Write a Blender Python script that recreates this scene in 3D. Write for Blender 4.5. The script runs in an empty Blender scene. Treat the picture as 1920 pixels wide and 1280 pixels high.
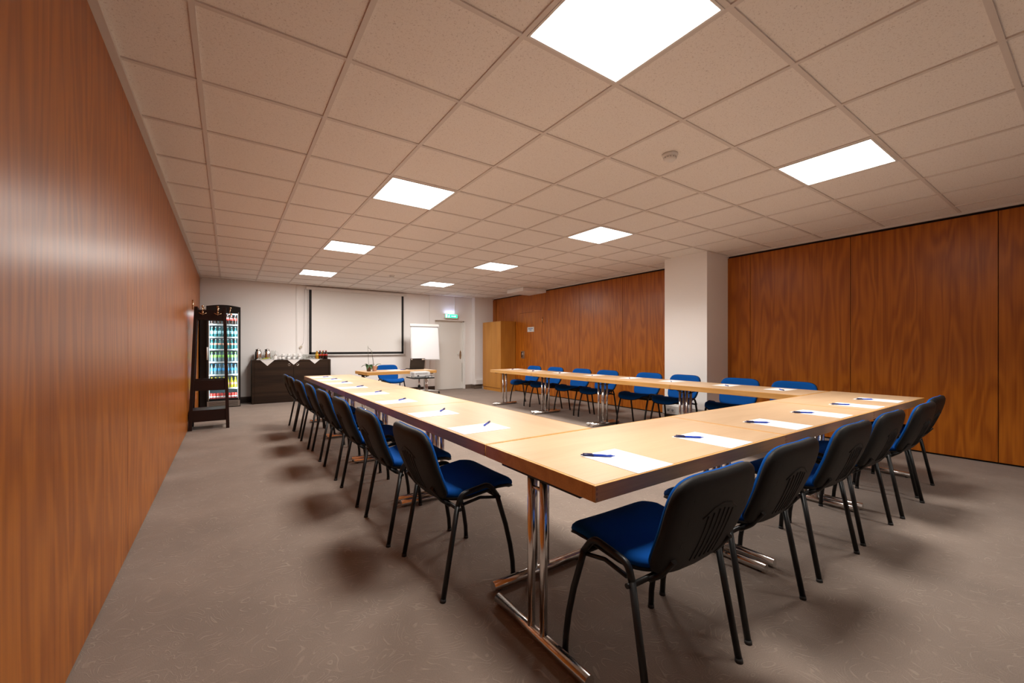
import bpy, math, random
from mathutils import Vector, Matrix
random.seed(7)
C = bpy.context.scene.collection
PI = math.pi
ROOM_H = 2.636
XL, XR, YN, YB = -0.475, 6.484, -2.6, 10.6
T = 0.625
GU = lambda u: (u - 1.2029) * T
GV = lambda v: (v + 3.4661) * T

# ------------------------------------------------------------------ materials
def new_mat(name):
    m = bpy.data.materials.new(name); m.use_nodes = True
    nt = m.node_tree; b = nt.nodes['Principled BSDF']
    return m, nt, b

def plain(name, col, rough=0.5, metal=0.0, bump=0.0, bscale=200, var=0.04, **kw):
    m, nt, b = new_mat(name)
    N, L = nt.nodes, nt.links
    b.inputs['Roughness'].default_value = rough
    b.inputs['Metallic'].default_value = metal
    for k, v in kw.items(): b.inputs[k].default_value = v
    tc = N.new('ShaderNodeTexCoord')
    nz = N.new('ShaderNodeTexNoise'); nz.inputs['Scale'].default_value = bscale; nz.inputs['Detail'].default_value = 3
    L.new(tc.outputs['Object'], nz.inputs['Vector'])
    mx = N.new('ShaderNodeMix'); mx.data_type = 'RGBA'
    mx.inputs[6].default_value = (*[c * (1 - var) for c in col], 1)
    mx.inputs[7].default_value = (*[min(1, c * (1 + var)) for c in col], 1)
    L.new(nz.outputs['Fac'], mx.inputs[0]); L.new(mx.outputs[2], b.inputs['Base Color'])
    if bump:
        bp = N.new('ShaderNodeBump'); bp.inputs['Strength'].default_value = bump; bp.inputs['Distance'].default_value = 0.002
        L.new(nz.outputs['Fac'], bp.inputs['Height']); L.new(bp.outputs['Normal'], b.inputs['Normal'])
    return m

def wood(name, dark, light, axis, rough=0.35, fine=90, along=1.5, fig=2.2, figalong=0.35, rings=9, coat=0.0, spec=0.5, figmix=0.45):
    """grain runs along axis (0,1,2)"""
    m, nt, b = new_mat(name); N, L = nt.nodes, nt.links
    b.inputs['Roughness'].default_value = rough
    b.inputs['Coat Weight'].default_value = coat
    b.inputs['Coat Roughness'].default_value = 0.25
    b.inputs['Specular IOR Level'].default_value = spec
    tc = N.new('ShaderNodeTexCoord')
    def mapped(sc, al):
        mp = N.new('ShaderNodeMapping'); s = [sc, sc, sc]; s[axis] = al
        mp.inputs['Scale'].default_value = s; L.new(tc.outputs['Object'], mp.inputs['Vector']); return mp
    n1 = N.new('ShaderNodeTexNoise'); n1.inputs['Scale'].default_value = 1; n1.inputs['Detail'].default_value = 5
    L.new(mapped(fine, along).outputs[0], n1.inputs['Vector'])
    n2 = N.new('ShaderNodeTexNoise'); n2.inputs['Scale'].default_value = 1; n2.inputs['Detail'].default_value = 1.5
    n2.inputs['Distortion'].default_value = 0.3
    L.new(mapped(fig, figalong).outputs[0], n2.inputs['Vector'])
    mu = N.new('ShaderNodeMath'); mu.operation = 'MULTIPLY'; mu.inputs[1].default_value = rings * 6.28
    L.new(n2.outputs['Fac'], mu.inputs[0])
    sn = N.new('ShaderNodeMath'); sn.operation = 'SINE'; L.new(mu.outputs[0], sn.inputs[0])
    mr = N.new('ShaderNodeMapRange'); mr.inputs[1].default_value = -1; mr.inputs[2].default_value = 1
    L.new(sn.outputs[0], mr.inputs[0])
    mixf = N.new('ShaderNodeMix'); mixf.inputs[0].default_value = figmix
    L.new(n1.outputs['Fac'], mixf.inputs[2]); L.new(mr.outputs[0], mixf.inputs[3])
    cr = N.new('ShaderNodeValToRGB'); cr.color_ramp.elements[0].position = 0.2; cr.color_ramp.elements[1].position = 0.8
    cr.color_ramp.elements[0].color = (*dark, 1); cr.color_ramp.elements[1].color = (*light, 1)
    L.new(mixf.outputs[0], cr.inputs[0]); L.new(cr.outputs[0], b.inputs['Base Color'])
    return m

def emit(name, col, strength):
    m, nt, b = new_mat(name)
    b.inputs['Base Color'].default_value = (*[min(1, c) for c in col], 1)
    b.inputs['Emission Color'].default_value = (*col, 1)
    b.inputs['Emission Strength'].default_value = strength
    return m

def glassy(name, tint=(1, 1, 1), rough=0.02, clear=1.0):
    """thin clear pane: transparent with a fresnel reflection"""
    m, nt, b = new_mat(name); N, L = nt.nodes, nt.links
    N.remove(b); out = N['Material Output']
    tr = N.new('ShaderNodeBsdfTransparent'); tr.inputs[0].default_value = (*tint, 1)
    gl = N.new('ShaderNodeBsdfGlossy'); gl.inputs['Roughness'].default_value = rough
    lw = N.new('ShaderNodeLayerWeight'); lw.inputs[0].default_value = 0.5
    pw = N.new('ShaderNodeMath'); pw.operation = 'POWER'; pw.inputs[1].default_value = 4; L.new(lw.outputs['Facing'], pw.inputs[0])
    fr = N.new('ShaderNodeMath'); fr.operation = 'MULTIPLY_ADD'; fr.inputs[1].default_value = 0.6; fr.inputs[2].default_value = 0.04; L.new(pw.outputs[0], fr.inputs[0])
    mx = N.new('ShaderNodeMixShader')
    L.new(fr.outputs[0], mx.inputs[0]); L.new(tr.outputs[0], mx.inputs[1]); L.new(gl.outputs[0], mx.inputs[2])
    L.new(mx.outputs[0], out.inputs[0])
    return m

def carpet_mat():
    m, nt, b = new_mat('carpet'); N, L = nt.nodes, nt.links
    b.inputs['Roughness'].default_value = 0.95
    b.inputs['Specular IOR Level'].default_value = 0.15
    b.inputs['Sheen Weight'].default_value = 0.25
    tc = N.new('ShaderNodeTexCoord')
    n1 = N.new('ShaderNodeTexNoise'); n1.inputs['Scale'].default_value = 3.6; n1.inputs['Detail'].default_value = 0.6; n1.inputs['Distortion'].default_value = 3.2
    L.new(tc.outputs['Object'], n1.inputs['Vector'])
    mu = N.new('ShaderNodeMath'); mu.operation = 'MULTIPLY'; mu.inputs[1].default_value = 62
    L.new(n1.outputs['Fac'], mu.inputs[0])
    sn = N.new('ShaderNodeMath'); sn.operation = 'SINE'; L.new(mu.outputs[0], sn.inputs[0])
    n3 = N.new('ShaderNodeTexNoise'); n3.inputs['Scale'].default_value = 14; n3.inputs['Detail'].default_value = 2
    L.new(tc.outputs['Object'], n3.inputs['Vector'])
    mk = N.new('ShaderNodeMapRange'); mk.inputs[1].default_value = 0.42; mk.inputs[2].default_value = 0.62
    L.new(n3.outputs['Fac'], mk.inputs[0])
    line = N.new('ShaderNodeMapRange'); line.inputs[1].default_value = 0.70; line.inputs[2].default_value = 1.0
    L.new(sn.outputs[0], line.inputs[0])
    lm = N.new('ShaderNodeMath'); lm.operation = 'MULTIPLY'; L.new(line.outputs[0], lm.inputs[0]); L.new(mk.outputs[0], lm.inputs[1])
    n2 = N.new('ShaderNodeTexNoise'); n2.inputs['Scale'].default_value = 260; n2.inputs['Detail'].default_value = 2
    L.new(tc.outputs['Object'], n2.inputs['Vector'])
    base = N.new('ShaderNodeMix'); base.data_type = 'RGBA'
    base.inputs[6].default_value = (0.146, 0.109, 0.087, 1); base.inputs[7].default_value = (0.264, 0.205, 0.166, 1)
    L.new(n2.outputs['Fac'], base.inputs[0])
    n4 = N.new('ShaderNodeTexNoise'); n4.inputs['Scale'].default_value = 2.5; n4.inputs['Detail'].default_value = 4
    L.new(tc.outputs['Object'], n4.inputs['Vector'])
    sc = N.new('ShaderNodeMapRange'); sc.inputs[1].default_value = 0.3; sc.inputs[2].default_value = 0.7; sc.inputs[3].default_value = 0.88; sc.inputs[4].default_value = 1.1
    L.new(n4.outputs['Fac'], sc.inputs[0])
    vm = N.new('ShaderNodeVectorMath'); vm.operation = 'SCALE'; L.new(base.outputs[2], vm.inputs[0]); L.new(sc.outputs[0], vm.inputs['Scale'])
    mx = N.new('ShaderNodeMix'); mx.data_type = 'RGBA'; mx.inputs[7].default_value = (0.42, 0.35, 0.275, 1)
    L.new(vm.outputs[0], mx.inputs[6])
    f = N.new('ShaderNodeMath'); f.operation = 'MULTIPLY'; f.inputs[1].default_value = 0.30; L.new(lm.outputs[0], f.inputs[0])
    L.new(f.outputs[0], mx.inputs[0]); L.new(mx.outputs[2], b.inputs['Base Color'])
    ad = N.new('ShaderNodeMath'); ad.operation = 'MULTIPLY_ADD'; ad.inputs[1].default_value = 0.5
    L.new(n2.outputs['Fac'], ad.inputs[0]); L.new(lm.outputs[0], ad.inputs[2])
    bp = N.new('ShaderNodeBump'); bp.inputs['Strength'].default_value = 0.4; bp.inputs['Distance'].default_value = 0.004
    L.new(ad.outputs[0], bp.inputs['Height']); L.new(bp.outputs['Normal'], b.inputs['Normal'])
    return m

def ceiling_mat():
    m, nt, b = new_mat('mineral_tile'); N, L = nt.nodes, nt.links
    b.inputs['Roughness'].default_value = 0.95; b.inputs['Specular IOR Level'].default_value = 0.1
    tc = N.new('ShaderNodeTexCoord')
    mp = N.new('ShaderNodeMapping'); L.new(tc.outputs['Object'], mp.inputs[0])
    n = N.new('ShaderNodeTexNoise'); n.inputs['Scale'].default_value = 130; n.inputs['Detail'].default_value = 2; n.inputs['Distortion'].default_value = 1.2
    L.new(mp.outputs[0], n.inputs['Vector'])
    cr = N.new('ShaderNodeValToRGB')
    cr.color_ramp.elements[0].position = 0.30; cr.color_ramp.elements[1].position = 0.42
    cr.color_ramp.elements[0].color = (0.66, 0.60, 0.56, 1); cr.color_ramp.elements[1].color = (0.90, 0.86, 0.82, 1)
    L.new(n.outputs['Fac'], cr.inputs[0]); L.new(cr.outputs[0], b.inputs['Base Color'])
    bp = N.new('ShaderNodeBump'); bp.inputs['Strength'].default_value = 0.25; bp.inputs['Distance'].default_value = 0.002
    L.new(n.outputs['Fac'], bp.inputs['Height']); L.new(bp.outputs['Normal'], b.inputs['Normal'])
    return m

M = {}
M['carpet'] = carpet_mat()
M['tile'] = ceiling_mat()
M['tbar'] = plain('grid_paint', (0.72, 0.665, 0.625), 0.6, bscale=30, var=0.02)
M['wall'] = plain('wall_paint', (0.89, 0.875, 0.865), 0.9, bump=0.15, bscale=120, var=0.02)
M['cherry'] = wood('cherry_laminate', (0.260, 0.062, 0.004), (0.47, 0.142, 0.010), 2, rough=0.33, fine=75, along=1.2, fig=6.0, figalong=0.8, rings=6, figmix=0.32, spec=0.4)
M['dark_gap'] = plain('dark_gap', (0.02, 0.012, 0.01), 0.8)
M['beech_top'] = wood('beech_laminate', (0.49, 0.325, 0.19), (0.57, 0.395, 0.24), 0, rough=0.38, fine=120, along=4, fig=5, figalong=0.6, rings=4, figmix=0.25)
M['beech_edge'] = wood('beech_lipping', (0.52, 0.26, 0.070), (0.67, 0.37, 0.115), 0, rough=0.4, fine=150, along=6, fig=8, figalong=1, rings=4, figmix=0.3)
M['wardrobe'] = wood('wardrobe_beech', (0.42, 0.165, 0.022), (0.56, 0.25, 0.040), 2, rough=0.4, fine=80, along=2, rings=4, figmix=0.3)
M['wenge'] = wood('wenge', (0.014, 0.007, 0.004), (0.040, 0.021, 0.011), 0, rough=0.6, fine=90, along=2, rings=5, figmix=0.3, spec=0.2)
M['rack'] = plain('dark_stained_wood', (0.018, 0.006, 0.004), 0.45, bscale=20, var=0.2, **{'Specular IOR Level': 0.25})
M['chrome'] = plain('chrome', (0.78, 0.77, 0.76), 0.18, 1.0, var=0.01)
M['steel'] = plain('brushed_steel', (0.55, 0.53, 0.50), 0.32, 1.0, var=0.03)
M['brass'] = plain('brass', (0.62, 0.45, 0.30), 0.22, 1.0, var=0.03)
M['blue'] = plain('blue_fabric', (0.003, 0.065, 0.275), 0.95, bump=0.4, bscale=900, var=0.12, **{'Specular IOR Level': 0.1})
M['shell'] = plain('black_plastic', (0.011, 0.011, 0.011), 0.55, bump=0.2, bscale=500, **{'Specular IOR Level': 0.25})
M['black'] = plain('black_enamel', (0.008, 0.008, 0.008), 0.38, **{'Specular IOR Level': 0.35})
M['rubber'] = plain('rubber', (0.02, 0.02, 0.02), 0.7)
M['paper'] = plain('paper', (0.84, 0.85, 0.87), 0.7, var=0.01)
M['penblue'] = plain('pen_blue', (0.008, 0.05, 0.42), 0.25, var=0.02)
M['pendark'] = plain('pen_dark', (0.012, 0.015, 0.09), 0.3, var=0.02)
M['white'] = plain('white_enamel', (0.80, 0.79, 0.77), 0.4, var=0.01)
M['doorwhite'] = plain('door_paint', (0.82, 0.82, 0.79), 0.45, var=0.015)
M['screen'] = plain('projection_cloth', (0.79, 0.775, 0.75), 0.95, var=0.01)
M['border'] = plain('border_black', (0.012, 0.012, 0.012), 0.8)
M['board'] = plain('whiteboard', (0.72, 0.72, 0.72), 0.35, var=0.01)
M['skirt'] = wood('skirting_wood', (0.10, 0.07, 0.05), (0.20, 0.15, 0.115), 0, rough=0.5, fine=60, along=3)
M['skirtdark'] = wood('dark_skirting', (0.025, 0.014, 0.010), (0.05, 0.03, 0.02), 0, rough=0.5, fine=60, along=3)
M['light'] = emit('light_diffuser', (1.0, 0.97, 0.92), 8.0)
M['fridgebody'] = plain('fridge_black', (0.010, 0.008, 0.008), 0.4, **{'Specular IOR Level': 0.3})
M['fridgein'] = plain('fridge_inside', (0.20, 0.27, 0.29), 0.5)
M['fridgelamp'] = emit('fridge_lamp', (0.80, 0.95, 1.0), 1.5)
M['shelf'] = plain('shelf_white', (0.75, 0.80, 0.82), 0.4)
M['pane'] = glassy('door_glass', (0.96, 0.98, 0.98))
M['tumbler'] = glassy('tumbler_glass', (0.97, 0.975, 0.97), 0.03)
M['china'] = plain('china', (0.85, 0.85, 0.84), 0.15, var=0.01)
M['cloth'] = plain('white_cloth', (0.80, 0.79, 0.78), 0.9, bump=0.3, bscale=600)
M['lime'] = plain('lime_green', (0.45, 0.50, 0.02), 0.45)
M['leaf'] = plain('leaf', (0.03, 0.085, 0.015), 0.4, bscale=40, var=0.35)
M['stem'] = plain('stem', (0.10, 0.09, 0.05), 0.6)
M['terra'] = plain('brown_pot', (0.16, 0.07, 0.035), 0.5)
M['pinkpot'] = plain('pink_pot', (0.62, 0.36, 0.27), 0.4)
M['laptop'] = plain('laptop_black', (0.016, 0.012, 0.010), 0.45)
M['sticker'] = plain('sticker', (0.55, 0.50, 0.46), 0.6)
M['grey'] = plain('grey_plastic', (0.33, 0.34, 0.35), 0.5)
M['lightgrey'] = plain('light_grey', (0.62, 0.62, 0.62), 0.45)
M['exitgreen'] = emit('exit_green', (0.05, 0.85, 0.42), 1.4)
M['exitwhite'] = emit('exit_white', (0.85, 1.0, 0.95), 1.6)
M['signblue'] = plain('sign_blue', (0.03, 0.06, 0.20), 0.5)
def liquid(name, col): return plain(name, col, 0.12, var=0.03)

# ------------------------------------------------------------------ mesh tools
class MB:
    def __init__(s): s.v = []; s.f = []; s.sm = []
    def add(s, vs, fs, smooth=False):
        o = len(s.v); s.v += [tuple(v) for v in vs]
        for f in fs: s.f.append(tuple(i + o for i in f)); s.sm.append(smooth)
        return s
    def box(s, x0, x1, y0, y1, z0, z1):
        vs = [(x, y, z) for z in (z0, z1) for y in (y0, y1) for x in (x0, x1)]
        return s.add(vs, [(0, 2, 3, 1), (4, 5, 7, 6), (0, 1, 5, 4), (2, 6, 7, 3), (0, 4, 6, 2), (1, 3, 7, 5)])
    def hexa(s, bot, top):
        return s.add(list(bot) + list(top), [(3, 2, 1, 0), (4, 5, 6, 7), (0, 1, 5, 4), (1, 2, 6, 5), (2, 3, 7, 6), (3, 0, 4, 7)])
    def prism(s, poly, vec, smooth=False):
        n = len(poly); vec = Vector(vec)
        vs = [Vector(p) for p in poly] + [Vector(p) + vec for p in poly]
        fs = [tuple(range(n))[::-1], tuple(range(n, 2 * n))]
        s.add(vs, fs)
        o = len(s.v) - 2 * n
        for i in range(n):
            j = (i + 1) % n; s.f.append((o + i, o + j, o + n + j, o + n + i)); s.sm.append(smooth)
        return s
    def tube(s, pts, r, n=12, flat=1.0, up=None, cap=True):
        pts = [Vector(p) for p in pts]; rs = r if isinstance(r, (list, tuple)) else [r] * len(pts)
        ring0 = None; vs = []; nrm = None
        for i, p in enumerate(pts):
            if i == 0: t = pts[1] - pts[0]
            elif i == len(pts) - 1: t = pts[-1] - pts[-2]
            else: t = (pts[i + 1] - p).normalized() + (p - pts[i - 1]).normalized()
            t.normalize()
            if nrm is None:
                a = Vector(up) if up else (Vector((1, 0, 0)) if abs(t.x) < 0.8 else Vector((0, 1, 0)))
                nrm = (a - t * a.dot(t)).normalized()
            else: nrm = (nrm - t * nrm.dot(t)).normalized()
            bn = t.cross(nrm)
            for k in range(n):
                a = 2 * PI * k / n
                vs.append(p + nrm * math.cos(a) * rs[i] + bn * math.sin(a) * rs[i] * flat)
        fs = []
        for i in range(len(pts) - 1):
            for k in range(n):
                k2 = (k + 1) % n; fs.append((i * n + k, i * n + k2, (i + 1) * n + k2, (i + 1) * n + k))
        s.add(vs, fs, True); o = len(s.v) - len(vs)
        if cap:
            s.f.append(tuple(o + k for k in range(n))[::-1]); s.sm.append(False)
            s.f.append(tuple(o + (len(pts) - 1) * n + k for k in range(n))); s.sm.append(False)
        return s
    def lathe(s, prof, c=(0, 0, 0), n=24):
        vs = []; c = Vector(c)
        for r, z in prof:
            for k in range(n):
                a = 2 * PI * k / n; vs.append(c + Vector((r * math.cos(a), r * math.sin(a), z)))
        fs = []
        for i in range(len(prof) - 1):
            for k in range(n):
                k2 = (k + 1) % n; fs.append((i * n + k, i * n + k2, (i + 1) * n + k2, (i + 1) * n + k))
        s.add(vs, fs, True); o = len(s.v) - len(vs)
        if prof[0][0] > 1e-6: s.f.append(tuple(o + k for k in range(n))[::-1]); s.sm.append(False)
        if prof[-1][0] > 1e-6: s.f.append(tuple(o + (len(prof) - 1) * n + k for k in range(n))); s.sm.append(False)
        return s
    def pad(s, hw, hd, rings, fn, ex=4.0, n=40):
        """superellipse slab; rings = [(scale, t)], fn(u, v, t) -> point"""
        vs = []
        def outline(a):
            c, q = math.cos(a), math.sin(a)
            return (math.copysign(abs(c) ** (2 / ex), c), math.copysign(abs(q) ** (2 / ex), q))
        inner = (0.75, 0.45, 0.15)
        full = [(k * rings[0][0], rings[0][1]) for k in reversed(inner)] + list(rings) + [(k * rings[-1][0], rings[-1][1]) for k in inner]
        for sc, t in full:
            for k in range(n):
                u, v = outline(2 * PI * k / n); vs.append(fn(u * hw * sc, v * hd * sc, t))
        fs = []; R = len(full)
        for i in range(R - 1):
            for k in range(n):
                k2 = (k + 1) % n; fs.append((i * n + k, i * n + k2, (i + 1) * n + k2, (i + 1) * n + k))
        fs.append(tuple(range(n))[::-1]); fs.append(tuple((R - 1) * n + k for k in range(n)))
        return s.add(vs, fs, True)
    def build(s, name, mat, parent=None, bevel=0.0, loc=None):
        me = bpy.data.meshes.new(name); me.from_pydata(s.v, [], s.f); me.validate()
        for p, sm in zip(me.polygons, s.sm): p.use_smooth = sm
        me.materials.append(M[mat] if isinstance(mat, str) else mat)
        import bmesh
        bm = bmesh.new(); bm.from_mesh(me); bmesh.ops.recalc_face_normals(bm, faces=bm.faces); bm.to_mesh(me); bm.free()
        o = bpy.data.objects.new(name, me); C.objects.link(o)
        if loc: o.location = loc
        if parent: o.parent = parent
        if bevel:
            b = o.modifiers.new('bevel', 'BEVEL'); b.width = bevel; b.segments = 2; b.limit_method = 'ANGLE'; b.angle_limit = math.radians(50)
        return o

def smooth_path(pts, r=0.03, k=5):
    """round the corners of a polyline"""
    pts = [Vector(p) for p in pts]; out = [pts[0]]
    for i in range(1, len(pts) - 1):
        a, b, c = pts[i - 1], pts[i], pts[i + 1]
        d = min(r, (a - b).length * 0.45, (c - b).length * 0.45)
        p0 = b + (a - b).normalized() * d; p1 = b + (c - b).normalized() * d
        for j in range(k + 1):
            t = j / k; out.append(p0 * (1 - t) ** 2 + b * 2 * t * (1 - t) + p1 * t * t)
    return out + [pts[-1]]

def thing(name, label, cat, loc=(0, 0, 0), rz=0.0, group=None):
    o = bpy.data.objects.new(name, None); C.objects.link(o); o.empty_display_size = 0.1
    o.location = loc; o.rotation_euler = (0, 0, rz); o['label'] = label; o['category'] = cat
    if group: o['group'] = group
    return o
def tag(o, label, cat, group=None):
    o['label'] = label; o['category'] = cat
    if group: o['group'] = group
    return o
def struct(o): o['kind'] = 'structure'; return o
KIDS = {}
def copy_tree(o, parent=None):
    c = o.copy(); C.objects.link(c)
    if parent: c.parent = parent
    for ch in list(o.children): copy_tree(ch, c)
    return c
def place(proto, used, loc, rz, label, group):
    o = proto if not used[0] else copy_tree(proto)
    used[0] = True
    o.location = loc; o.rotation_euler = (0, 0, rz); o['label'] = label; o['group'] = group
    return o
ORD = ['first', 'second', 'third', 'fourth', 'fifth', 'sixth', 'seventh', 'eighth']

# ------------------------------------------------------------------ room shell
struct(MB().box(XL - 0.3, XR + 0.3, YN - 0.2, YB + 0.4, -0.12, 0).build('floor', 'carpet'))

cl = MB().box(XL - 0.3, XR + 0.3, YN - 0.2, YB + 0.4, ROOM_H + 0.002, ROOM_H + 0.12)
ceil = struct(cl.build('ceiling', 'tile'))
g = MB()
for u in range(0, 13):
    x = GU(u)
    if XL < x < XR: g.box(x - 0.012, x + 0.012, YN, YB, ROOM_H - 0.006, ROOM_H + 0.004)
for v in range(-8, 14):
    y = GV(v)
    if YN < y < YB: g.box(XL, XR, y - 0.012, y + 0.012, ROOM_H - 0.0055, ROOM_H + 0.004)
struct(g.build('trim_1', 'tbar'))
g = MB()
g.box(XL, XL + 0.035, YN, YB, ROOM_H - 0.022, ROOM_H); g.box(XR - 0.035, XR, YN, YB, ROOM_H - 0.022, ROOM_H)
struct(g.build('trim_2', 'tbar'))
struct(MB().box(XL, XR, YB - 0.022, YB, ROOM_H - 0.007, ROOM_H).build('trim_3', 'tbar'))

# right panelled wall
P1, P0 = ROOM_H - 0.045, 0.02
PT = 0.03
w = MB()
seams = [-2.6, -1.78, -0.56, 0.655, 1.87, 3.085, 4.30, 5.53, 6.75, 7.97, 9.17, 10.225]
DY0, DY1, DZ = 8.06, 9.065, 2.11
for a, b in zip(seams[:-1], seams[1:]):
    a2, b2 = a + 0.003, b - 0.003
    if abs(a - 7.97) < 0.01:
        w.box(XR, XR + PT, a2, DY0 - 0.003, P0, P1); w.box(XR, XR + PT, DY1 + 0.003, b2, P0, P1)
        w.box(XR, XR + PT, DY0 - 0.003, DY1 + 0.003, DZ + 0.003, P1)
    else: w.box(XR, XR + PT, a2, b2, P0, P1)
w.box(XR, XR + PT, 10.255, 10.44, P0, P1)
struct(w.build('wall_right', 'cherry', bevel=0.001))
struct(MB().box(XR + PT, XR + 0.2, YN, YB, 0, ROOM_H).build('wall_right_core', 'dark_gap'))
d = struct(MB().box(XR + 0.001, XR + PT, DY0, DY1, P0, DZ).build('door_1', 'cherry', bevel=0.001))
l = MB().box(XR - 0.004, XR + 0.001, 8.835, 8.985, 0.90, 1.10).build('lock_plate', 'steel', d); l['label'] = 'recessed steel lock plate'
MB().box(XR - 0.006, XR - 0.004, 8.93, 8.975, 0.93, 1.08).build('lock_recess', 'black', l)
MB().tube([(XR - 0.025, 8.90, 1.05), (XR - 0.025, 8.90, 0.95)], 0.006).tube([(XR - 0.025, 8.90, 1.05), (XR - 0.003, 8.90, 1.05)], 0.006).build('handle', 'chrome', l)
h = MB().tube([(XR - 0.008, 8.063, 1.80), (XR - 0.008, 8.063, 1.955)], 0.012).build('hinge', 'brass', d); h['label'] = 'brass hinge'
sg = MB().box(XR - 0.006, XR, 8.42, 8.70, 1.60, 1.725).build('door_sign', 'lightgrey', bevel=0.002)
tag(sg, 'small pale sign plate with two lines of blue lettering on wood door', 'sign')
t = MB()
yy = 8.665; rn = random.Random(3)
while yy > 8.465:
    ww = rn.uniform(0.008, 0.014); t.box(XR - 0.0072, XR - 0.006, yy - ww, yy, 1.672, 1.694); yy -= ww + 0.005
yy = 8.61
while yy > 8.52:
    ww = rn.uniform(0.008, 0.014); t.box(XR - 0.0072, XR - 0.006, yy - ww, yy, 1.634, 1.654); yy -= ww + 0.005
t.build('lettering', 'signblue', sg)

# left panelled wall
w = MB()
ls = [-2.6, -0.54, 3.21, 4.465, 5.71, 6.96, 8.21, 9.46, 10.59]
LD0, LD1 = 8.335, 9.30
for a, b in zip(ls[:-1], ls[1:]):
    a2, b2 = a + 0.002, b - 0.002
    if abs(a - 8.21) < 0.01:
        w.box(XL - PT, XL, a2, LD0 - 0.003, 0.008, ROOM_H - 0.01); w.box(XL - PT, XL, LD1 + 0.003, b2, 0.008, ROOM_H - 0.01)
        w.box(XL - PT, XL, LD0 - 0.003, LD1 + 0.003, 2.143, ROOM_H - 0.01)
    else: w.box(XL - PT, XL, a2, b2, 0.008, ROOM_H - 0.01)
struct(w.build('wall_left', 'cherry', bevel=0.001))
struct(MB().box(XL - 0.2, XL - PT, YN, YB, 0, ROOM_H).build('wall_left_core', 'dark_gap'))
d = struct(MB().box(XL - PT, XL - 0.001, LD0, LD1, 0.008, 2.14).build('door_2', 'cherry', bevel=0.001))
MB().tube([(XL + 0.009, 8.325, 1.80), (XL + 0.009, 8.325, 1.955)], 0.012).build('hinge', 'brass', d)

# back wall with door recess, pier
OX0, OX1, OZ = 4.711, 5.655, 1.955
w = MB().box(XL - 0.2, OX0, YB, YB + 0.25, 0, ROOM_H).box(OX1, XR + 0.2, YB, YB + 0.25, 0, ROOM_H).box(OX0, OX1, YB, YB + 0.25, OZ, ROOM_H)
struct(w.build('wall_back', 'wall'))
struct(MB().box(5.87, XR + 0.03, 10.42, YB, 0, ROOM_H).build('wall_pier', 'wall'))
struct(MB().box(XL - 0.2, XR + 0.2, YN - 0.15, YN, 0, ROOM_H).build('wall_front', 'wall'))
d = struct(MB().box(OX0, OX1, YB + 0.12, YB + 0.17, 0.008, OZ).build('door_3', 'doorwhite'))
pl = MB().pad(0.032, 0.125, [(0.9, 0.0), (1.0, 0.002), (1.0, 0.006), (0.9, 0.009)], lambda u, v, t: (5.555 + u, YB + 0.12 - t, 0.985 + v), ex=3).build('door_handle', 'steel', d)
pl['label'] = 'satin steel lever handle on long plate'
MB().tube(smooth_path([(5.555, YB + 0.115, 1.01), (5.555, YB + 0.06, 1.01), (5.43, YB + 0.06, 1.01)], 0.02), 0.009).build('lever', 'steel', pl)
MB().box(5.60, 5.605, YB + 0.105, YB + 0.12, 0.2, 0.75).build('edge_strip', 'steel', d)
struct(MB().box(OX0 + 0.0, OX0 + 0.03, YB + 0.08, YB + 0.12, 0, OZ).box(OX1 - 0.03, OX1, YB + 0.08, YB + 0.12, 0, OZ).box(OX0, OX1, YB + 0.08, YB + 0.12, OZ - 0.03, OZ).build('trim_4', 'doorwhite'))
# skirtings and cable ducts
struct(MB().box(XL, OX0 - 0.01, YB - 0.016, YB, 0, 0.13).build('baseboard_back', 'skirtdark'))
struct(MB().box(OX1 + 0.0, 5.855, YB - 0.016, YB, 0, 0.12).box(5.854, 5.87, 10.405, YB, 0, 0.12).box(5.854, 6.1, 10.404, 10.42, 0, 0.12).build('baseboard_pier', 'skirt'))
struct(MB().box(5.88, 6.484, 10.36, 10.419, 0.13, 0.26).build('trim_5', 'white', bevel=0.004))
struct(MB().box(1.288, 1.318, YB - 0.016, YB, 0.93, ROOM_H - 0.01).build('trim_6', 'white'))
struct(MB().box(4.528, 4.552, YB - 0.014, YB, 0.14, ROOM_H - 0.01).build('trim_7', 'white'))
struct(MB().box(5.298, 5.322, YB - 0.016, YB, 2.13, ROOM_H - 0.01).build('trim_8', 'white'))
# pillar on the right wall
PX, PY0, PY1 = 5.893, 3.425, 4.150
struct(MB().box(PX, XR + 0.03, PY0, PY1, 0, ROOM_H).build('pillar', 'wall'))
struct(MB().box(PX - 0.014, PX, PY0 - 0.014, PY1, 0, 0.12).box(PX - 0.014, XR, PY0 - 0.014, PY0, 0, 0.12).build('baseboard_pillar', 'skirt'))
dk = struct(MB().box(PX - 0.06, PX, PY0 - 0.06, PY1, 0.13, 0.26).box(PX - 0.06, XR, PY0 - 0.06, PY0, 0.13, 0.26).build('trim_9', 'white', bevel=0.004))
for k, yy in enumerate((4.04, 3.96, 3.60)):
    o = MB().box(PX - 0.068, PX - 0.0605, yy - 0.036, yy + 0.036, 0.158, 0.232).build('wall_socket', 'white', bevel=0.003)
    tag(o, ['white wall socket on pillar duct, one farthest from the near tables', 'white wall socket on pillar duct, in the middle of three',
            'white wall socket on pillar duct, closest to the pillar corner'][k], 'socket', 'sockets on the pillar duct')
    s2 = MB().lathe([(0.0, 0), (0.022, 0), (0.022, 0.002), (0.0, 0.002)], n=20)
    s2.v = [(PX - 0.0682 - z, yy + x, 0.195 + y) for x, y, z in s2.v]
    s2.build('socket_well', 'grey', o)

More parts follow.
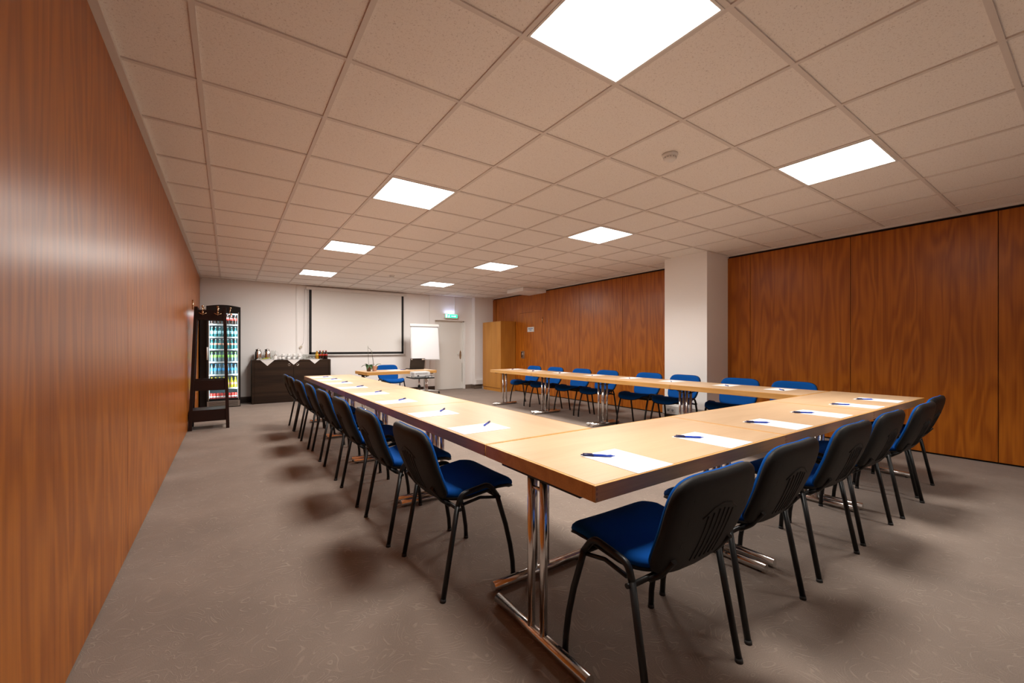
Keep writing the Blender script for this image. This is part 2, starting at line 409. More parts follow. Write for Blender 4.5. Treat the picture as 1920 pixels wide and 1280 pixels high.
# exit sign
ex = MB().box(4.96, 5.355, YB - 0.115, YB - 0.03, 2.015, 2.125).box(5.02, 5.30, YB - 0.03, YB, 2.03, 2.11).build('exit_sign', 'white', bevel=0.003)
tag(ex, 'glowing green and white emergency exit sign above the white door', 'exit sign')
MB().box(4.968, 5.347, YB - 0.1165, YB - 0.115, 2.022, 2.118).build('sign_face', 'exitgreen', ex)
yf = YB - 0.1185
def ep(pts): return [(x, yf, z) for x, z in pts]
p = MB()
for poly in ([(4.985, 2.03), (5.03, 2.03), (5.03, 2.11), (4.985, 2.11)],
             [(5.15, 2.062), (5.26, 2.062), (5.26, 2.045), (5.30, 2.07), (5.26, 2.095), (5.26, 2.078), (5.15, 2.078)],
             [(5.075, 2.085), (5.095, 2.09), (5.09, 2.055), (5.07, 2.055)], [(5.07, 2.056), (5.09, 2.056), (5.075, 2.03), (5.055, 2.03)],
             [(5.075, 2.06), (5.09, 2.055), (5.115, 2.045), (5.11, 2.037)], [(5.055, 2.078), (5.10, 2.086), (5.098, 2.078), (5.057, 2.07)],
             [(5.092 + 0.008 * math.cos(a * PI / 4), 2.101 + 0.008 * math.sin(a * PI / 4)) for a in range(8)]):
    p.prism(ep(poly), (0, 0.0019, 0))
p.build('pictogram', 'exitwhite', ex)
MB().box(4.985, 5.33, YB - 0.10, YB - 0.05, 2.125, 2.129).build('lamp_window', 'exitwhite', ex)

# ------------------------------------------------------------------ ceiling lights
used = [False]; first = None
lab = {}
rows = [(-2, 'over the near tables'), (2, ''), (6, ''), (10, 'closest to the back wall')]
LAMP_W = {-2: 25.0, 2: 38.0, 6: 44.0, 10: 47.0}
for ui, side in ((3, 'panelled left wall side'), (7, 'white pillar side')):
    for ri, v in enumerate((-2, 2, 6, 10)):
        cx, cy = (GU(ui) + GU(ui + 1)) / 2, (GV(v) + GV(v + 1)) / 2
        label = 'square glowing ceiling panel on the %s, %s from back wall' % (side, ['fourth', 'third', 'second', 'first'][ri])
        if first is None:
            first = thing('ceiling_light', label, 'ceiling light', group='LED ceiling panels')
            f = MB()
            for (a, b, c2, d2) in ((-0.300, 0.300, -0.300, -0.288), (-0.300, 0.300, 0.288, 0.300), (-0.300, -0.288, -0.288, 0.288), (0.288, 0.300, -0.288, 0.288)):
                f.box(a, b, c2, d2, -0.009, 0.0)
            f.build('frame', 'white', first)
            MB().box(-0.288, 0.288, -0.288, 0.288, -0.004, 0.0).build('diffuser', 'light', first)
        place(first, used, (cx, cy, ROOM_H), 0, label, 'LED ceiling panels')
        ld = bpy.data.lights.new('panel_or_fill_light', 'AREA'); ld.shape = 'SQUARE'; ld.size = 0.57; ld.energy = LAMP_W[v]
        ld.color = (1.0, 0.95, 0.89); ld.spread = math.radians({-2: 118, 2: 140, 6: 165, 10: 178}[v])
        lo = bpy.data.objects.new('panel_or_fill_light', ld); C.objects.link(lo); lo.location = (cx, cy, ROOM_H - 0.012)

for ui in (7,):  # added fill lamp behind the camera, without a panel, for viewer-facing table edges
    ld = bpy.data.lights.new('panel_or_fill_light', 'AREA'); ld.shape = 'SQUARE'; ld.size = 0.57; ld.energy = 24
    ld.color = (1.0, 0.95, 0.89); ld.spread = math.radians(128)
    lo = bpy.data.objects.new('panel_or_fill_light', ld); C.objects.link(lo); lo.location = ((GU(ui) + GU(ui + 1)) / 2, (GV(-6) + GV(-5)) / 2, ROOM_H - 0.012)
# smoke detectors
def detector(loc, label):
    t = thing('smoke_detector', label, 'smoke detector', loc, 0.5, 'smoke detectors')
    b = MB().lathe([(0.056, 0), (0.056, -0.010), (0.052, -0.018), (0.047, -0.020), (0.047, -0.022)]).build('base', 'white', t)
    MB().lathe([(0.047, -0.022), (0.046, -0.034), (0.036, -0.044), (0.012, -0.048), (0.0, -0.048)]).build('head', 'white', t)
    v = MB()
    for k in range(7):
        a = k * 2 * PI / 7
        v.prism([(0.0475 * math.cos(a + q), 0.0475 * math.sin(a + q), -0.034) for q in (-0.3, 0.3)] + [(0.040 * math.cos(a + q), 0.040 * math.sin(a + q), -0.034) for q in (0.3, -0.3)], (0, 0, 0.01))
    v.build('vent', 'grey', t)
    return t
detector((2.72, 1.87, ROOM_H), 'round white smoke detector on tile near the big ceiling panels')
detector((2.70, 8.16, ROOM_H), 'round white smoke detector on ceiling in front of the projection screen')

# boxed duct at ceiling, above wood door
o = MB().box(5.78, XR - 0.002, 7.93, 8.62, ROOM_H - 0.09, ROOM_H - 0.0065).build('ceiling_duct', 'wall', bevel=0.003)
tag(o, 'white boxed duct hanging from ceiling above the wood panel door', 'duct')

# ------------------------------------------------------------------ tables
TH, TT = 0.74, 0.056
def make_table():
    t = thing('folding_table', '', 'table')
    L2, W2, e = 0.6995, 0.349, 0.012
    MB().box(-L2 + e, L2 - e, -W2 + e, W2 - e, TH - TT, TH).build('tabletop', 'beech_top', t)
    f = MB()
    f.box(-L2, L2, -W2, -W2 + e, TH - TT, TH - 0.0003); f.box(-L2, L2, W2 - e, W2, TH - TT, TH - 0.0003)
    f.box(-L2, -L2 + e, -W2 + e, W2 - e, TH - TT, TH - 0.0003); f.box(L2 - e, L2, -W2 + e, W2 - e, TH - TT, TH - 0.0003)
    ed = f.build('edge_lipping', 'beech_edge', t, bevel=0.0015)
    for sx in (-1, 1):
        for sy in (-1, 1):
            j = MB()
            for q in range(3):
                z0 = TH - TT + 0.006 + q * 0.017
                x = sx * (L2 - 0.0045); y = sy * (W2 + 0.0003)
                j.box(min(x - sx * 0.006, x), max(x - sx * 0.006, x), min(y, y - sy * 0.0006), max(y, y - sy * 0.0006), z0, z0 + 0.009)
            j.build('finger_joint', 'beech_dark', ed)
    for s in (-1, 1):
        x = s * 0.652; oy = 0.02
        l = MB().tube([(x, oy - 0.04, 0.02), (x, oy - 0.04, TH - TT - 0.001)], 0.0165, 16).tube([(x, oy + 0.04, 0.02), (x, oy + 0.04, TH - TT - 0.001)], 0.0165, 16)
        l.tube([(x, oy - 0.04, TH - 0.12), (x, oy + 0.04, TH - 0.12)], 0.008)
        lg = l.build('leg', 'chrome', t)
        MB().tube([(x, oy - 0.295, 0.026), (x, oy + 0.295, 0.026)], 0.023, 18).build('foot_bar', 'chrome', lg)
        for yy in (oy - 0.26, oy + 0.26): MB().lathe([(0.011, 0), (0.011, 0.006)], (x, yy, 0), 12).build('glide', 'rubber', lg)
        MB().tube([(x - s * 0.005, 0.02, TH - 0.125), (x - s * 0.15, 0.02, TH - TT - 0.006)], 0.006).build('brace', 'black', t)
        MB().box(x - 0.022, x + 0.022, -0.25, 0.25, TH - TT - 0.02, TH - TT).build('hinge_plate', 'black', t)
    return t
M['beech_dark'] = plain('beech_end_grain', (0.33, 0.16, 0.06), 0.5)
table = make_table(); tu = [False]
LX, RX0 = 1.342, 4.80
rowA = 'table row beside the left wall'
tabs = []
for k in range(4):
    tabs.append((LX, 1.665 + 0.7 + 1.4 * k, -PI / 2, 'beech folding table in the row toward the fridge, %s counting from the near corner' % ORD[k]))
for k in range(3):
    tabs.append((0.992 + 0.70 + 1.4 * k if k < 2 else 4.492, 1.309, 0, ['beech folding table at near corner, single sheet and pen plus another', 'beech folding table in the middle of the short cross row',
                 'beech folding table ending the cross row toward the pillar wall'][k]))
tabs[4] = (*tabs[4][:3], 'beech folding table forming the nearest corner of the U')
for k in range(4):
    tabs.append((RX0, 1.665 + 0.7 + 1.4 * k, PI / 2, 'beech folding table in the row along the white pillar, %s from the cross row' % ORD[k]))
for x, y, rz, lb in tabs:
    place(table, tu, (x, y, 0), rz, lb, 'beech folding tables set in a U')
desk = place(table, tu, (2.073 + 0.7 * math.cos(0.05) - 0.35 * math.sin(0.05), 7.655 + 0.35 + 0.035, 0), 0.05,
             'beech desk standing alone before the screen, carrying laptop and plants', 'presenter desk')

# ------------------------------------------------------------------ chairs
def make_chair():
    t = thing('conference_chair', '', 'chair')
    def sz(x, y):
        pts = [(-0.22, 0.450), (-0.16, 0.446), (-0.06, 0.452), (0.04, 0.468), (0.12, 0.478), (0.18, 0.472), (0.235, 0.450), (0.27, 0.425)]
        y = max(-0.22, min(0.27, y))
        for (a, za), (b, zb) in zip(pts[:-1], pts[1:]):
            if a <= y <= b:
                q = (y - a) / (b - a); q = q * q * (3 - 2 * q) * 0.5 + q * 0.5
                z = za + (zb - za) * q; break
        return z + 0.012 * (abs(x) / 0.23) ** 2
    def fs(u, v, t_):
        w_ = 1 - 0.06 * (v < 0) * (abs(v) / 0.24)
        return (u * w_, v + 0.055, sz(u, v + 0.055) + t_)
    MB().pad(0.232, 0.208, [(0.90, -0.016), (0.985, -0.013), (1.0, 0.000), (0.985, 0.013), (0.93, 0.022), (0.85, 0.026)], fs, ex=3.6, n=48).build('seat', 'blue', t)
    sh = MB().pad(0.232, 0.208, [(0.80, -0.036), (0.93, -0.030), (1.004, -0.017), (1.0, -0.010)], fs, ex=3.6, n=48).build('seat_shell', 'shell', t)
    sh['label'] = 'black plastic underside shell'
    # backrest: bottom (y=-.165, z=.435) to top (y=-.305, z=.80)
    by, bz = -0.243, 0.613
    up = Vector((0, -0.135, 0.365)).normalized(); nr = Vector((0, up.z, -up.y))   # nr points forward
    def fb(u, v, t_):
        w_ = 1 - 0.10 * max(0, 0.05 - v) / 0.25
        bend = 0.018 * (abs(u) / 0.235) ** 2 + 0.020 * (v / 0.195) ** 2 - 0.012
        p = Vector((u * w_, by, bz)) + up * v + nr * (bend + t_)
        return p
    MB().pad(0.242, 0.189, [(0.93, 0.000), (1.0, 0.006), (0.99, 0.018), (0.94, 0.026), (0.86, 0.029)], fb, ex=4.6, n=48).build('backrest', 'blue', t)
    bs = MB().pad(0.246, 0.193, [(0.80, -0.022), (0.92, -0.019), (0.99, -0.010), (1.005, 0.002), (0.985, 0.009)], fb, ex=4.6, n=48).build('backrest_shell', 'shell', t)
    r = MB()
    for k, x in enumerate((-0.072, -0.043, -0.014, 0.014, 0.043, 0.072)):
        top = 0.075 - 0.02 * abs(x) / 0.072
        r.tube([fb(x, q, -0.0215) for q in (-0.13, -0.06, 0.01, top)], 0.0035, 6)
    r.tube([fb(x, 0.092 - 0.4 * x * x / 0.1, -0.0212) for x in (-0.10, -0.05, 0, 0.05, 0.10)], 0.0035, 6)
    for s in (-1, 1): r.tube([fb(s * 0.165, q, -0.0195) for q in (-0.15, -0.05, 0.05, 0.13)], 0.003, 6)
    r.build('rib', 'shell', bs)
    # back support: flat uprights joined under the seat
    path = [fb(-0.175, -0.10, -0.026), fb(-0.175, -0.185, -0.014), (-0.172, -0.155, 0.425), (-0.15, -0.125, 0.400), (-0.06, -0.105, 0.395),
            (0.06, -0.105, 0.395), (0.15, -0.125, 0.400), (0.172, -0.155, 0.425), fb(0.175, -0.185, -0.014), fb(0.175, -0.10, -0.026)]
    MB().tube(smooth_path(path, 0.03, 3), 0.012, 10, flat=0.8).build('back_support', 'black', t)
    # seat frame: side rails over the legs and two cross tubes
    f = MB()
    for s in (-1, 1):
        f.tube(smooth_path([(s * 0.251, -0.135, 0.425), (s * 0.249, -0.115, 0.480), (s * 0.247, 0.045, 0.503), (s * 0.249, 0.095, 0.435)], 0.035, 6), 0.0125, 10)
        f.tube([(s * 0.247, -0.13, 0.418), (s * 0.272, -0.13, 0.418)], [0.006, 0.009], 8)
    for y, z in ((-0.128, 0.412), (0.105, 0.425)): f.tube([(-0.25, y, z), (0.25, y, z)], 0.010, 10)
    for s in (-1, 1): f.tube([(s * 0.247, 0.105, 0.425), (s * 0.235, 0.0, 0.44), (s * 0.235, -0.1, 0.425)], 0.008, 8)
    f.build('seat_frame', 'black', t)
    for s in (-1, 1):
        lf = MB().tube([(s * 0.2492, 0.091, 0.442), (s * 0.251, 0.112, 0.375), (s * 0.254, 0.142, 0.28), (s * 0.257, 0.168, 0.17), (s * 0.259, 0.182, 0.08), (s * 0.260, 0.186, 0.012)], 0.0125, 12).build('leg', 'black', t)
        MB().tube([(s * 0.26, 0.186, 0), (s * 0.26, 0.186, 0.016)], [0.0145, 0.0135], 12).build('leg_tip', 'rubber', lf)
        lr = MB().tube([(s * 0.2508, -0.134, 0.430), (s * 0.260, -0.213, 0.012)], 0.0125, 12).build('leg', 'black', t)
        MB().tube([(s * 0.26, -0.2145, 0), (s * 0.26, -0.213, 0.016)], [0.0145, 0.0135], 12).build('leg_tip', 'rubber', lr)
    return t
chair = make_chair(); cu = [False]
lefty = [6.885, 6.315, 5.605, 4.955, 4.215, 3.46, 2.715, 2.038]
for k, y in enumerate(lefty):
    x = 1.045 if k == 7 else 1.01
    if k < 3: x = 0.985
    place(chair, cu, (x, y, 0), -PI / 2 + random.uniform(-0.02, 0.02), 'blue padded chair with black back in the left wall row, %s from the buffet cabinet' % ORD[k], 'chairs along the left row')
for k, x in enumerate((1.342, 1.99, 2.748, 3.42, 4.14, 4.765)):
    y = (1.02, 1.045, 1.055, 1.06, 1.04, 1.09)[k]
    place(chair, cu, (x, y, 0), random.uniform(-0.015, 0.015), 'blue padded chair with black back at the cross tables, %s from the near corner' % ORD[k], 'chairs along the cross row')
for k, y in enumerate((7.063, 6.363, 5.607, 4.965, 4.113, 3.499, 2.713, 2.111)):
    place(chair, cu, (5.175, y, 0), PI / 2 + random.uniform(-0.03, 0.03), 'blue padded chair facing from the pillar side row, %s from the wood door' % ORD[k], 'chairs along the pillar side row')
place(chair, cu, (3.0, 9.08, 0), PI + 0.06, 'blue chair standing alone behind the presenter desk', 'presenter chair')

# ------------------------------------------------------------------ sheets and pens
def make_sheet():
    m = MB(); n = 6
    return m.box(-0.105, 0.105, -0.1485, 0.1485, 0, 0.0012).build('paper_sheet', 'paper')
sheet = make_sheet(); sheet['category'] = 'paper'; su = [False]
def make_pen():
    t = thing('ballpoint_pen', '', 'pen')
    r = 0.0052
    def along(prof): 
        m = MB().lathe(prof, n=12); m.v = [(z, y, x + r) for x, y, z in m.v]; return m
    along([(0.0012, -0.070), (0.0022, -0.062), (r, -0.052), (r, 0.018)]).build('barrel', 'penblue', t)
    along([(r, 0.018), (0.0049, 0.055), (0.004, 0.062), (0.0028, 0.063), (0.0028, 0.070)]).build('upper_barrel', 'pendark', t)
    MB().box(0.022, 0.062, -0.0015, 0.0015, 2 * r - 0.0005, 2 * r + 0.002).build('clip', 'pendark', t)
    return t
pen = make_pen(); pu = [False]
def setting(px, py, rz, ploc, pang, where, grp, i):
    place(sheet, su, (px, py, TH + 0.0002), rz, 'blank white sheet on the ' + where, 'sheets on the ' + grp)
    place(pen, pu, (ploc[0], ploc[1], TH + 0.0016), pang, 'blue ballpoint pen on the ' + where, 'pens on the ' + grp)
LP = [6.815, 6.20, 5.56, 4.88, 4.125, 3.40, 2.64, 2.02]
LPEN = [((1.18, 6.771), (1.277, 6.858)), ((1.202, 6.26), (1.292, 6.333)), ((1.192, 5.607), (1.309, 5.714)), ((1.212, 4.898), (1.309, 4.979)),
        ((1.202, 4.175), (1.314, 4.28)), ((1.19, 3.436), (1.293, 3.53)), ((1.22, 2.669), (1.318, 2.783)), ((1.209, 2.043), (1.305, 2.132))]
for k, y in enumerate(LP):
    (ax, ay), (bx, by) = LPEN[k]
    setting(1.163, y, PI / 2 + random.uniform(-0.03, 0.03), ((ax + bx) / 2, (ay + by) / 2), math.atan2(by - ay, bx - ax),
            'left wall row of tables, %s from the buffet cabinet' % ORD[k], 'left table row', k)
BP = [(1.322, 1.114, 0), (1.965, 1.12, 0.02), (2.69, 1.128, -0.02), (3.35, 1.13, -0.02), (4.05, 1.133, 0.0), (4.625, 1.143, 0.03)]
BPEN = [((1.216, 1.258), (1.316, 1.162)), ((1.856, 1.252), (1.952, 1.152)), ((2.568, 1.254), (2.668, 1.157)), ((3.223, 1.255), (3.32, 1.156)), ((3.945, 1.26), (4.034, 1.164)), ((4.506, 1.259), (4.601, 1.168))]
for k, (x, y, a) in enumerate(BP):
    (ax, ay), (bx, by) = BPEN[k]
    setting(x, y, a, ((ax + bx) / 2, (ay + by) / 2), math.atan2(ay - by, ax - bx), 'cross row of tables, %s from the near corner' % ORD[k], 'cross table row', k)
RP = [7.06, 6.36, 5.59, 4.80, 4.05, 3.36, 2.62, 2.035]
for k, y in enumerate(RP):
    setting(4.935, y, PI / 2 + random.uniform(-0.05, 0.05), (4.84, y - 0.05), math.atan2(-0.09, -0.105) + random.uniform(-0.15, 0.15),
            'pillar side row of tables, %s from the wood door' % ORD[k], 'pillar side table row', k)
place(sheet, su, (2.74, 8.13, TH + 0.0002), 0.2, 'blank white sheet on the presenter desk beside the laptop', 'sheets on the desk')
place(pen, pu, (2.93, 8.16, TH + 0.0003), 0.1, 'dark pen lying on the presenter desk near the laptop', 'pens on the desk')

# ------------------------------------------------------------------ presenter desk items
t = thing('laptop', 'open black laptop with stickers on its lid on presenter desk', 'laptop', (3.24, 8.20, TH + 0.0005), 0.03)
MB().box(-0.16, 0.16, 0, 0.22, 0, 0.018).build('base', 'laptop', t, bevel=0.003)
MB().box(-0.145, 0.145, 0.03, 0.13, 0.018, 0.0195).build('keyboard', 'black', t)
lid = MB()
a = math.radians(-12); c_, s_ = math.cos(a), math.sin(a)
def lp(x, d, h): return (x, 0.004 + d * c_ + h * s_, 0.018 + h * c_ - d * s_)
lid.hexa([lp(-0.16, -0.008, 0), lp(0.16, -0.008, 0), lp(0.16, 0, 0), lp(-0.16, 0, 0)], [lp(-0.16, -0.008, 0.215), lp(0.16, -0.008, 0.215), lp(0.16, 0, 0.215), lp(-0.16, 0, 0.215)])
lo_ = lid.build('lid', 'laptop', t, bevel=0.002)
for x0, x1, h0, h1 in ((-0.145, -0.118, 0.185, 0.205), (0.09, 0.15, 0.18, 0.207)):
    MB().hexa([lp(x0, -0.0095, h0), lp(x1, -0.0095, h0), lp(x1, -0.008, h0), lp(x0, -0.008, h0)], [lp(x0, -0.0095, h1), lp(x1, -0.0095, h1), lp(x1, -0.008, h1), lp(x0, -0.008, h1)]).build('sticker', 'sticker', lo_)

def leaf_mesh(mb, base, az, length, width, lift, droop):
    n = 9; L, R, Cn = [], [], []
    d = Vector((math.cos(az), math.sin(az), 0)); sd = Vector((-d.y, d.x, 0))
    for i in range(n):
        q = i / (n - 1); w_ = width * math.sin(PI * min(1, 0.12 + 0.88 * q) ** 0.8) * (1 if q < 0.97 else 0.3)
        p = Vector(base) + d * (length * q * (1 - 0.15 * q)) + Vector((0, 0, lift * q - droop * q * q))
        L.append(p + sd * w_ + Vector((0, 0, 0.006))); R.append(p - sd * w_ + Vector((0, 0, 0.006))); Cn.append(p)
    vs = L + Cn + R; th = Vector((0, 0, -0.0018)); vs2 = [v + th for v in vs]; fs = []
    for i in range(n - 1):
        for (a0, b0) in ((0, n), (n, 2 * n)):
            fs.append((a0 + i, a0 + i + 1, b0 + i + 1, b0 + i)); o = 3 * n
            fs.append((o + a0 + i, o + b0 + i, o + b0 + i + 1, o + a0 + i + 1))
        fs.append((i, 3 * n + i, 3 * n + i + 1, i + 1)); fs.append((2 * n + i, 2 * n + i + 1, 5 * n + i + 1, 5 * n + i))
    mb.add(vs, fs, True)
    mb.add(vs2, [], True) if False else None
    mb.v += [tuple(v) for v in vs2]
def orchid(loc, pot, label, rz, stems, leaves):
    t = thing('potted_orchid', label, 'plant', loc, rz)
    pm = MB().lathe([(0.034, 0), (0.036, 0.004), (0.046, 0.085), (0.050, 0.088), (0.050, 0.10), (0.045, 0.10), (0.043, 0.088), (0.0, 0.086)], n=24)
    p = pm.build('pot', pot, t)
    MB().lathe([(0.0, 0.090), (0.0425, 0.088)], n=24).build('soil', 'terra', p)
    for az, ln, wd, lf, dr in leaves:
        m = MB(); leaf_mesh(m, (0.01 * math.cos(az), 0.01 * math.sin(az), 0.088), az, ln, wd, lf, dr)
        m.build('leaf', 'leaf', t)
    for pts in stems:
        MB().tube(pts, 0.0028, 8).build('stem', 'stem', t)
    return t
orchid((2.21, 8.03, TH), 'terra', 'orchid without blooms in brown pot, broad leaves hanging over', 0.0,
       [[(0.0, 0, 0.09), (-0.008, 0, 0.25), (-0.014, 0, 0.40), (-0.015, 0, 0.485)]],
       [(-2.1, 0.11, 0.050, 0.17, 0.235), (-1.3, 0.11, 0.052, 0.16, 0.23), (2.6, 0.15, 0.03, 0.11, 0.12), (-2.7, 0.10, 0.03, 0.13, 0.08), (-0.6, 0.12, 0.03, 0.12, 0.08)])
orchid((2.315, 8.02, TH), 'pinkpot', 'orchid without blooms in pale pink pot, leaf arching toward chair', 0.0,
       [[(-0.02, 0, 0.09), (-0.035, 0, 0.24), (-0.05, 0, 0.40)], [(-0.01, 0.0, 0.09), (-0.025, 0, 0.22), (-0.045, 0, 0.33), (-0.08, 0, 0.42), (-0.12, 0, 0.45)]],
       [(0.1, 0.14, 0.026, 0.13, 0.09), (0.6, 0.11, 0.028, 0.03, 0.09), (2.9, 0.10, 0.026, 0.09, 0.06)])

# projector and stand
t = thing('projector_stand', 'small wheeled stand with black edged top and steel column', 'stand', (2.985, 7.39, 0))
tp = MB().box(-0.193, 0.193, -0.198, 0.198, 0.620, 0.640).build('top', 'grey', t)
MB().box(-0.20, 0.20, -0.205, -0.1985, 0.617, 0.6395).box(-0.20, 0.20, 0.1985, 0.205, 0.617, 0.6395).box(-0.20, -0.1935, -0.1985, 0.1985, 0.617, 0.6395).box(0.1935, 0.20, -0.1985, 0.1985, 0.617, 0.6395).build('edge_band', 'black', tp)
r = MB().tube(smooth_path([(0.02, -0.19, 0.641), (0.02, -0.19, 0.672), (0.15, -0.19, 0.672), (0.15, -0.19, 0.641)], 0.01), 0.004, 8).build('guard_rail', 'black', t)
c = MB().tube([(-0.02, 0, 0.05), (-0.02, 0, 0.45)], 0.022, 16).build('column', 'steel', t)
MB().tube([(-0.02, 0, 0.45), (-0.02, 0, 0.618)], 0.015, 16).build('inner_column', 'chrome', c)
MB().tube([(-0.02, 0, 0.44), (-0.02, 0, 0.48)], 0.027, 16).build('collar', 'black', t)
MB().tube([(-0.04, 0, 0.40), (-0.075, -0.01, 0.40)], [0.006, 0.018], 12).build('clamp_knob', 'black', t)
MB().box(-0.22, 0.22, -0.025, 0.025, 0.05, 0.08).box(-0.245, -0.205, -0.2, 0.2, 0.05, 0.08).box(0.205, 0.245, -0.2, 0.2, 0.05, 0.08).build('base', 'steel', t, bevel=0.004)
for sx in (-1, 1):
    for sy in (-1, 1):
        cs = MB().tube([(sx * 0.225 - 0.01, sy * 0.185, 0.025), (sx * 0.225 + 0.01, sy * 0.185, 0.025)], 0.025, 16).build('caster', 'rubber', t)
t = thing('projector', 'white projector on the small stand before presenter desk', 'projector', (2.965, 7.35, 0.6405), 0.0)
MB().box(-0.155, 0.155, -0.115, 0.115, 0.012, 0.098).build('body', 'lightgrey', t, bevel=0.008)
MB().box(-0.150, 0.150, -0.11, 0.11, 0.0975, 0.101).build('top_cover', 'white', t, bevel=0.003)
v = MB()
for k in range(13): v.box(-0.128 + k * 0.018, -0.118 + k * 0.018, -0.1165, -0.1145, 0.055, 0.085)
v.build('vent', 'grey', t)
v = MB()
for k in range(6): v.box(-0.1565, -0.1545, -0.09 + k * 0.022, -0.078 + k * 0.022, 0.03, 0.085)
v.build('side_vent', 'grey', t)
MB().box(-0.10, -0.065, -0.1165, -0.1145, 0.022, 0.042).build('power_inlet', 'black', t)
for sx in (-1, 1):
    for sy in (-1, 1): MB().lathe([(0.01, 0), (0.01, 0.013)], (sx * 0.13, sy * 0.09, 0), 10).build('foot', 'rubber', t)

# flip chart
t = thing('flip_chart', 'white flip chart easel on castors in front of white door', 'flip chart', (4.155, 9.98, 0))
brd = MB().hexa([(-0.375, -0.045, 0.885), (0.40, -0.045, 0.865), (0.40, -0.022, 0.865), (-0.375, -0.022, 0.885)],
                [(-0.385, 0.012, 1.79), (0.37, 0.012, 1.80), (0.37, 0.035, 1.80), (-0.385, 0.035, 1.79)]).build('board', 'board', t, bevel=0.004)
MB().box(-0.40, 0.385, -0.018, 0.008, 1.735, 1.795).build('clamp_bar', 'white', t, bevel=0.003)
k = MB().box(-0.40, 0.385, -0.022, -0.016, 1.725, 1.735).build('clamp_edge', 'grey', t)
MB().box(-0.355, 0.36, -0.052, -0.0465, 0.895, 1.72)
pd = MB().hexa([(-0.35, -0.053, 0.90), (0.372, -0.053, 0.885), (0.372, -0.0475, 0.885), (-0.35, -0.0475, 0.90)],
               [(-0.36, -0.002, 1.728), (0.352, -0.002, 1.728), (0.352, 0.006, 1.728), (-0.36, 0.006, 1.728)]).build('paper_pad', 'paper', t)
MB().tube([(0.0, 0.02, 0.08), (0.0, 0.02, 1.5)], 0.020, 16).build('column', 'steel', t)
for ang in (-0.25, 1.0, 2.1, 3.5, 4.6):
    dx, dy = math.cos(ang), math.sin(ang)
    lg = MB().tube([(0, 0.02, 0.10), (dx * 0.36, 0.02 + dy * 0.36, 0.07)], [0.02, 0.014], 10).build('leg', 'lightgrey', t)
    MB().tube([(dx * 0.37 - 0.012, 0.02 + dy * 0.37, 0.03), (dx * 0.37 + 0.012, 0.02 + dy * 0.37, 0.03)], 0.03, 14).build('caster', 'rubber', lg)

# projection screen
t = thing('projection_screen', 'large pull down projection screen with black border on back wall', 'screen', (0, YB - 0.05, 0))
MB().box(1.485, 3.875, -0.03, 0.045, 2.535, 2.605).build('housing', 'white', t, bevel=0.006)
MB().box(1.53, 3.815, -0.002, 0.002, 1.02, 2.54).build('cloth', 'screen', t)
b = MB().box(1.545, 1.60, -0.0035, -0.0022, 1.03, 2.535).box(3.745, 3.80, -0.0035, -0.0022, 1.03, 2.535).box(1.545, 3.80, -0.0035, -0.0022, 1.03, 1.085)
b.build('border', 'border', t)
MB().tube([(1.50, 0, 1.008), (3.85, 0, 1.008)], 0.011, 10).build('bottom_bar', 'white', t)
# hanging cable with switch box
t = thing('screen_cable', 'thin cable hanging from screen housing ending in a pale switch', 'cable', (0, YB - 0.02, 0))
MB().tube([(1.46, 0, 2.55), (1.455, 0, 2.2), (1.45, 0, 1.8), (1.445, 0, 1.45), (1.43, 0, 1.30), (1.40, 0, 1.245)], 0.0035, 8).build('cord', 'lightgrey', t)
MB().pad(0.036, 0.022, [(0.9, 0), (1, 0.004), (1, 0.02), (0.9, 0.025)], lambda u, v, q: (1.375 + u * 0.7 - v * 0.7, 0.005 - q, 1.20 + u * 0.7 + v * 0.7)).build('switch_box', plain('ivory', (0.55, 0.50, 0.40), 0.5), t)
MB().tube([(1.35, 0, 1.18), (1.36, 0, 1.12), (1.44, 0, 1.05), (1.50, 0, 0.98), (1.50, 0, 0.94)], 0.0025, 8).build('lower_cord', 'white', t)

# ------------------------------------------------------------------ buffet cabinet
CY = 10.20
CTOP = 0.926
t = thing('buffet_cabinet', 'dark brown two door buffet cabinet against the back wall', 'cabinet', (0, 0, 0))
cx0, cx1 = 0.408, 1.948
MB().box(cx0, cx0 + 0.045, CY, 10.575, 0, CTOP).box(cx1 - 0.045, cx1, CY, 10.575, 0, CTOP).box(cx0 + 0.045, cx1 - 0.045, CY, 10.575, CTOP - 0.035, CTOP).box(cx0 + 0.045, cx1 - 0.045, CY + 0.03, 10.575, 0, CTOP - 0.035).build('body', 'wenge', t, bevel=0.002)
cm = 1.190
for a, b, hx in ((cx0 + 0.048, cm - 0.002, 1.10), (cm + 0.002, cx1 - 0.048, 1.265)):
    dr = MB().box(a, b, CY + 0.006, CY + 0.028, 0.012, CTOP - 0.040).build('door', 'wenge', t, bevel=0.001)
    rg = MB()
    n = 24
    rg.tube([(hx + 0.022 * math.cos(2 * PI * i / n), CY + 0.004, 0.815 + 0.022 * math.sin(2 * PI * i / n)) for i in range(n + 1)], 0.005, 8)
    hd = rg.build('handle', 'chrome', dr); hd['label'] = 'round chrome ring pull'
